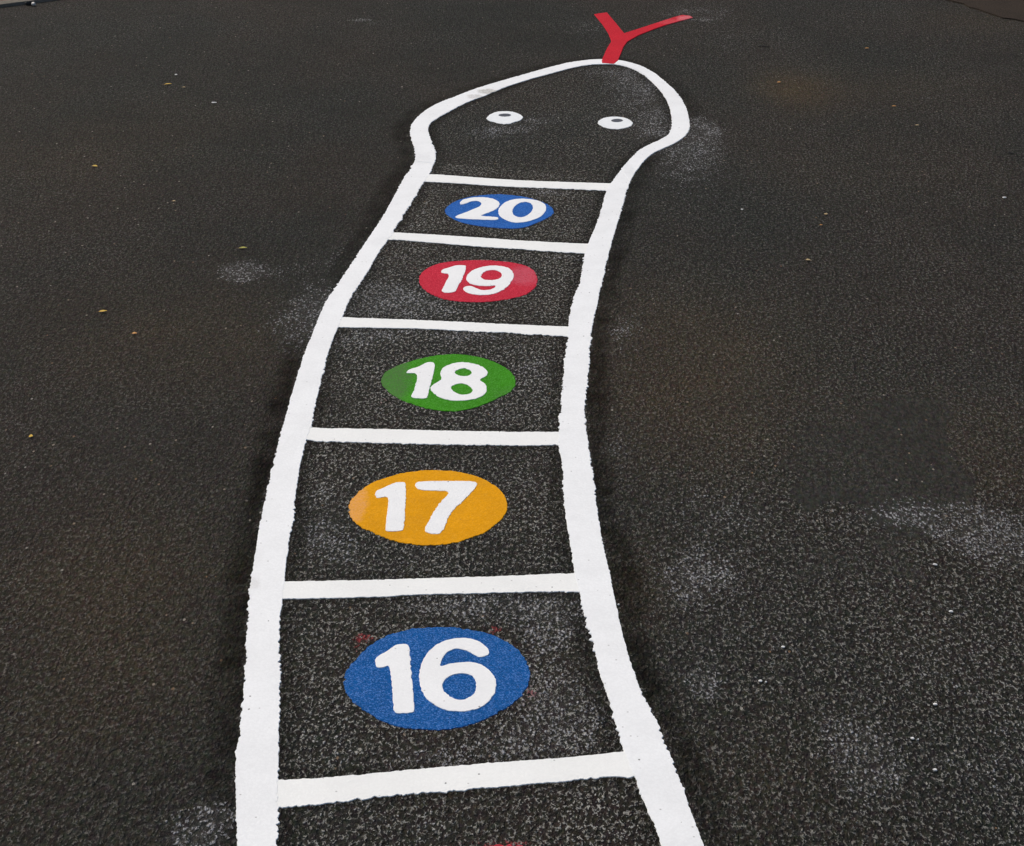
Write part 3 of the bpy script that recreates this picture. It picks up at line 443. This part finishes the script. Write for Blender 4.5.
# ---------------------------------------------------------------- paint materials
WHITE = (.80, .825, .83)
yw, yc = .0, .0
P_WHITE = paint_material("white_marking", WHITE, vary=.028, dark=.8,
    dirt=[(e[0], e[1], e[2], e[3], e[4], e[5]) for e in WEAR])
P_BAR = paint_material("white_marking_bar", (.80, .82, .80), vary=.02, dark=.75)
P_DIGIT = paint_material("white_marking_digit", (.79, .81, .81), vary=.02, dark=.7)
P_EYE = paint_material("white_marking_eye", (.76, .80, .81), vary=.02, dark=.3)
P_PUPIL = paint_material("grey_marking", (.055, .065, .085), vary=.05, dark=.1, speck=.3)
P_TONGUE = paint_material("red_marking_tongue", (.50, .011, .026), vary=.06, dark=.3, speck=.25, fade=TONGUE_FADE, rough=.8, spec=.03)
DISC_STYLE = {
    '20': ('blue', (.014, .108, .40), .5, [], "blue painted disc with a white 20 in the cell nearest the snake's head", .3),
    '19': ('red', (.50, .020, .045), .40, DISC_FADE['19'], "red painted disc with a white 19 between the blue 20 and the green 18", .4),
    '18': ('green', (.040, .235, .008), .40, DISC_FADE['18'], "green painted disc with a white 18 and a faded grey left end", .6),
    '17': ('orange', (.72, .32, .005), .16, DISC_FADE['17'], "orange painted disc with a white 17 and a pinkish worn left rim", .6),
    '16': ('blue', (.006, .088, .30), .75, [], "blue painted disc with a white 16, the largest disc in view", .6),
    '15': ('red', (.40, .030, .045), .5, [], "faded red painted disc whose top rim just enters at the bottom of the photo", .6),
}

# ---------------------------------------------------------------- the painted snake
R = lambda s: random.Random(s)
snake = empty("painted_snake", (0, 4.2, 0))
tag(snake, "white painted snake outline with ladder cells, eyes and red forked tongue on dark tarmac", "playground marking")
O = (0, 4.2)
def band(outer, inner, seed, a=.0016):
    o = ragged(chaikin(outer, False), False, a, R(seed)); i = ragged(chaikin(inner, False), False, a * 1.15, R(seed + 1))
    return o + i[::-1]
sheet("side_line", [band(LEFT_OUTER, LEFT_INNER, 11)], 0, .0015, P_WHITE, snake, O)
sheet("side_line", [band(RIGHT_OUTER, RIGHT_INNER, 13)], 0, .0015, P_WHITE, snake, O)
def stretch(p):
    p = [Vector(v) for v in p]
    return [p[0] - (p[1] - p[0]).normalized() * .012] + p + [p[-1] + (p[-1] - p[-2]).normalized() * .012]
sheet("head_outline", [band(stretch(HEAD_OUTER), stretch(HEAD_INNER), 15, .0012)], 0, .0019, P_WHITE, snake, O)
for k, (t, b) in enumerate(BARS):
    top = ragged(chaikin(t, False), False, .0008, R(20 + k)); bot = ragged(chaikin(b, False), False, .0020, R(40 + k))
    sheet("crossbar", [top + bot[::-1]], 0, .0012, P_BAR, snake, O)
# the next bar, just behind the viewer's edge of the picture
t = [(-.36, 1.30), (.30, 1.34)]; b = [(-.36, 1.235), (.30, 1.275)]
sheet("crossbar", [ragged(t, False, .0008, R(61)) + ragged(b, False, .002, R(62))[::-1]], 0, .0012, P_BAR, snake, O)
for k, e in enumerate(EYES):
    eye = sheet("eye", [ragged(chaikin(e['white'], True), True, .0012, R(70 + k))], 0, .0012, P_EYE, snake, O)
    sheet("pupil", [ragged(chaikin(e['pupil'], True), True, .0006, R(75 + k))], .0008, .0017, P_PUPIL, eye, O)
tongue = sheet("tongue", [ragged(TONGUE, True, .0006, R(80))], 0, .0025, P_TONGUE, snake, O)

# ---------------------------------------------------------------- numbered discs
for k, key in enumerate(('20', '19', '18', '17', '16', '15')):
    colname, rgb, speck, fade, label, dk = DISC_STYLE[key]
    d = DISCS[key]; cx = sum(p[0] for p in d['disc']) / len(d['disc']); cy = sum(p[1] for p in d['disc']) / len(d['disc'])
    root = empty("number_disc", (cx, cy, 0))
    tag(root, label, "painted disc", "numbered discs in the cells of the painted snake")
    pm = paint_material(colname + "_disc_marking", rgb, speck=speck, fade=fade, dark=dk, vary=.07, rough=.85, spec=.03)
    sheet("disc", [ragged(chaikin(d['disc'], True), True, .0014, R(100 + k))], 0, .0010, pm, root, (cx, cy))
    for j, loops in enumerate(d['digits']):
        for q in range(1, len(loops)):       # smoothing shrinks the counters a little: open them up again
            hx = sum(v[0] for v in loops[q]) / len(loops[q]); hy = sum(v[1] for v in loops[q]) / len(loops[q])
            loops[q] = [(hx + (v[0] - hx) * 1.10, hy + (v[1] - hy) * 1.10) for v in loops[q]]
        dg = sheet("digit", [ragged(chaikin(l, True), True, .0008, R(120 + k * 5 + j)) for l in loops], .0006, .0018, P_DIGIT, root, (cx, cy))
        dg["label"] = "white numeral " + key[j]

# ---------------------------------------------------------------- fallen leaves, paint chips, a stone, twigs
def plain(name, rgb, rgb2, rough=.6, scale=300):
    g = G(name); return g.done(g.mix(g.ramp(g.noise(scale, 3), .35, .65), rgb, rgb2), rough, .4, g.bump(g.noise(scale * 2, 2), .0004, .5))
LEAFM = {'yellow': plain("yellow_leaf", (.66, .42, .02), (.50, .30, .015)), 'green': plain("olive_leaf", (.42, .40, .04), (.28, .26, .03)),
         'orange': plain("orange_leaf", (.60, .28, .05), (.42, .18, .03)), 'tan': plain("tan_leaf", (.50, .38, .18), (.36, .26, .13))}
M_STEM = plain("leaf_stem", (.16, .10, .04), (.11, .07, .03))
def leaf(x, y, L, Wd, rot, kind, label, seed):
    rng = R(seed); root = empty("fallen_leaf", (x, y, .001)); root.rotation_euler = (0, 0, math.radians(rot))
    tag(root, label, "leaf", "fallen leaves on the tarmac")
    nu, nv = 12, 6; vs = []; fs = []
    for i in range(nu + 1):
        u = i / nu; w = Wd * .5 * math.sin(math.pi * min(1, u * .96 + .02)) ** .75 * (1 + .12 * rng.uniform(-1, 1)) * (1.15 - .4 * u)
        for j in range(nv + 1):
            v = j / nv * 2 - 1
            vs.append(((u - .5) * L, v * w, .0015 + abs(v) ** 1.4 * Wd * .07 + math.sin(u * 3.1) * L * .05 + rng.uniform(0, .0004)))
    for i in range(nu):
        for j in range(nv):
            a = i * (nv + 1) + j; fs.append((a, a + 1, a + nv + 2, a + nv + 1))
    m = bpy.data.meshes.new("blade"); m.from_pydata(vs, [], fs); m.materials.append(LEAFM[kind]); m.shade_smooth()
    o = bpy.data.objects.new("blade", m); link(o, root)
    md = o.modifiers.new("thick", 'SOLIDIFY'); md.thickness = .0004
    pts = [(-.5 * L + L * .9 * (i / 6) - .3 * L * (1 - i / 6), .03 * L * math.sin(i), .0022 + .03 * L * math.sin(i / 6 * 3)) for i in range(7)]
    tube("stem", pts, .00045, M_STEM, root)
def tube(name, pts, r, mat, parent=None, seg=7, loc=None, taper=.4):
    vs = []; fs = []; P = [Vector(p) for p in pts]
    for i, p in enumerate(P):
        t = (P[min(i + 1, len(P) - 1)] - P[max(i - 1, 0)]).normalized(); s = t.cross(Vector((0, 0, 1))).normalized(); u = s.cross(t)
        rr = r * (1 - taper * i / (len(P) - 1))
        for k in range(seg):
            a = 2 * math.pi * k / seg; vs.append(p + s * math.cos(a) * rr + u * math.sin(a) * rr)
    for i in range(len(P) - 1):
        for k in range(seg):
            a = i * seg + k; b = i * seg + (k + 1) % seg; fs.append((a, b, b + seg, a + seg))
    fs.append(tuple(range(seg))[::-1]); fs.append(tuple(range(len(vs) - seg, len(vs))))
    m = bpy.data.meshes.new(name); m.from_pydata([tuple(v) for v in vs], [], fs); m.materials.append(mat); m.shade_smooth()
    o = bpy.data.objects.new(name, m)
    if loc: o.location = loc
    return link(o, parent)
LEAF_LABELS = ["small yellow leaf on the left, the highest of the yellow leaves in the photo", "small yellow leaf on the left, level with the bar above the blue 20",
 "olive green leaf just above the pale dust smudge left of the snake", "orange leaf scrap far right, level with the tongue's root",
 "tan leaf scrap on the right, lowest of the small scraps right of the snake's neck", "pale tan leaf scrap, upper one of a close pair right of the snake's neck",
 "orange leaf scrap, lower one of a close pair right of the snake's neck", "orange leaf scrap at the left end of the rusty stain",
 "small orange leaf scrap just right of the rusty stain", "small tan leaf scrap farthest right of the rusty stain",
 "tiny tan leaf scrap between the yellow leaf and the olive leaf on the left", "tiny tan leaf scrap just beside the upper yellow leaf",
 "curled yellow leaf on the left, below and left of the pale dust smudge", "ochre leaf scrap on the left, just below and right of the curled yellow leaf",
 "small lime yellow leaf near the left edge, level with the bar above the orange disc"]
for k, (x, y, L, w, r, c) in enumerate(LEAVES): leaf(x, y, L, w, r, c, LEAF_LABELS[k], 200 + k)

M_CHIP = plain("paint_chip", (.80, .80, .78), (.62, .62, .60), .5)
CHIP_LABELS = ["long white paint chip on the left, level with the snake's eyes", "round pale chip in the upper left, above the upper yellow leaf",
 "white chip near the right edge, just below the bright dust patch", "white chip on the right, second below the bright dust patch",
 "white chip just above and right of a close pair beside the blue 16's cell", "white chip, the bigger of a close pair right of the blue 16",
 "tiny white chip, the smaller of a close pair right of the blue 16", "white chip low on the right, above a close pair of chips",
 "white chip, the bigger of a close pair low on the right", "tiny white chip, the smaller of a close pair low on the right",
 "white chip lowest on the right side of the photo", "pale chip close to the right edge, level with the blue 20",
 "tiny pale chip right of the snake's neck, nearest to it", "tiny white chip touching the outer edge of the right line beside the bar above 16"]
for k, (x, y, L, w, r) in enumerate(CHIPS):
    rng = R(300 + k); n = 9; vs = []; fs = []
    ring = [(math.cos(a) * L / 2 * rng.uniform(.75, 1.1), math.sin(a) * w / 2 * rng.uniform(.75, 1.1)) for a in [2 * math.pi * i / n for i in range(n)]]
    for z, s in ((0, .8), (.0012, 1.0), (.0022, .75)):
        vs += [(a * s, b * s, z + rng.uniform(0, .0004)) for a, b in ring]
    for l in range(2):
        for i in range(n): j = (i + 1) % n; fs.append((l * n + i, l * n + j, l * n + n + j, l * n + n + i))
    vs.append((0, 0, .0026)); fs += [(2 * n + i, 2 * n + (i + 1) % n, 3 * n) for i in range(n)]; fs.append(tuple(range(n))[::-1])
    m = bpy.data.meshes.new("paint_chip"); m.from_pydata(vs, [], fs); m.materials.append(M_CHIP)
    o = bpy.data.objects.new("paint_chip", m); o.location = (x, y, .0008); o.rotation_euler = (0, 0, math.radians(r)); link(o)
    tag(o, CHIP_LABELS[k], "chip", "white chips scattered on the tarmac")

def pebble(name, loc, s, mat, seed, label):
    import bmesh
    bm = bmesh.new(); bmesh.ops.create_icosphere(bm, subdivisions=3, radius=1)
    rng = R(seed); ks = [(Vector((rng.gauss(0, 1), rng.gauss(0, 1), rng.gauss(0, 1))).normalized(), rng.uniform(.6, .95)) for _ in range(9)]
    for v in bm.verts:
        for n, dd in ks:
            q = v.co.dot(n)
            if q > dd: v.co -= n * (q - dd) * .85
        v.co = Vector((v.co.x * s[0], v.co.y * s[1], v.co.z * s[2]))
    m = bpy.data.meshes.new(name); bm.to_mesh(m); bm.free(); m.materials.append(mat)
    o = bpy.data.objects.new(name, m); o.location = loc; link(o); tag(o, label, "stone"); return o
sx, sy = STONE[0]
pebble("pale_stone", (sx, sy - .02, .009), (.010, .009, .008), plain("pale_stone", (.62, .60, .55), (.5, .48, .44)), 5, "pale stone lying against the concrete edging in the far left corner")
pebble("dark_stone", (sx - .024, sy + .0, .009), (.016, .011, .010), plain("dark_stone", (.02, .018, .016), (.012, .011, .010)), 9, "black lump beside the pale stone at the edging in the far left corner")
M_TWIG = plain("twig", (.020, .018, .014), (.012, .010, .008))
for k, (x, y, L, r) in enumerate(TWIGS):
    a = math.radians(r); rng = R(400 + k)
    pts = [((i / 6 - .5) * L * math.cos(a), (i / 6 - .5) * L * math.sin(a) + rng.uniform(-.06, .06) * L, .003 + .001 * math.sin(i)) for i in range(7)]
    o = tube("twig", pts, .0022, M_TWIG, None, 7, (x, y, 0))
    tag(o, ["thin dark twig lying right of the snake's tongue", "short dark twig near the right edge, level with the snake's neck"][k], "twig", "dark twigs on the tarmac")
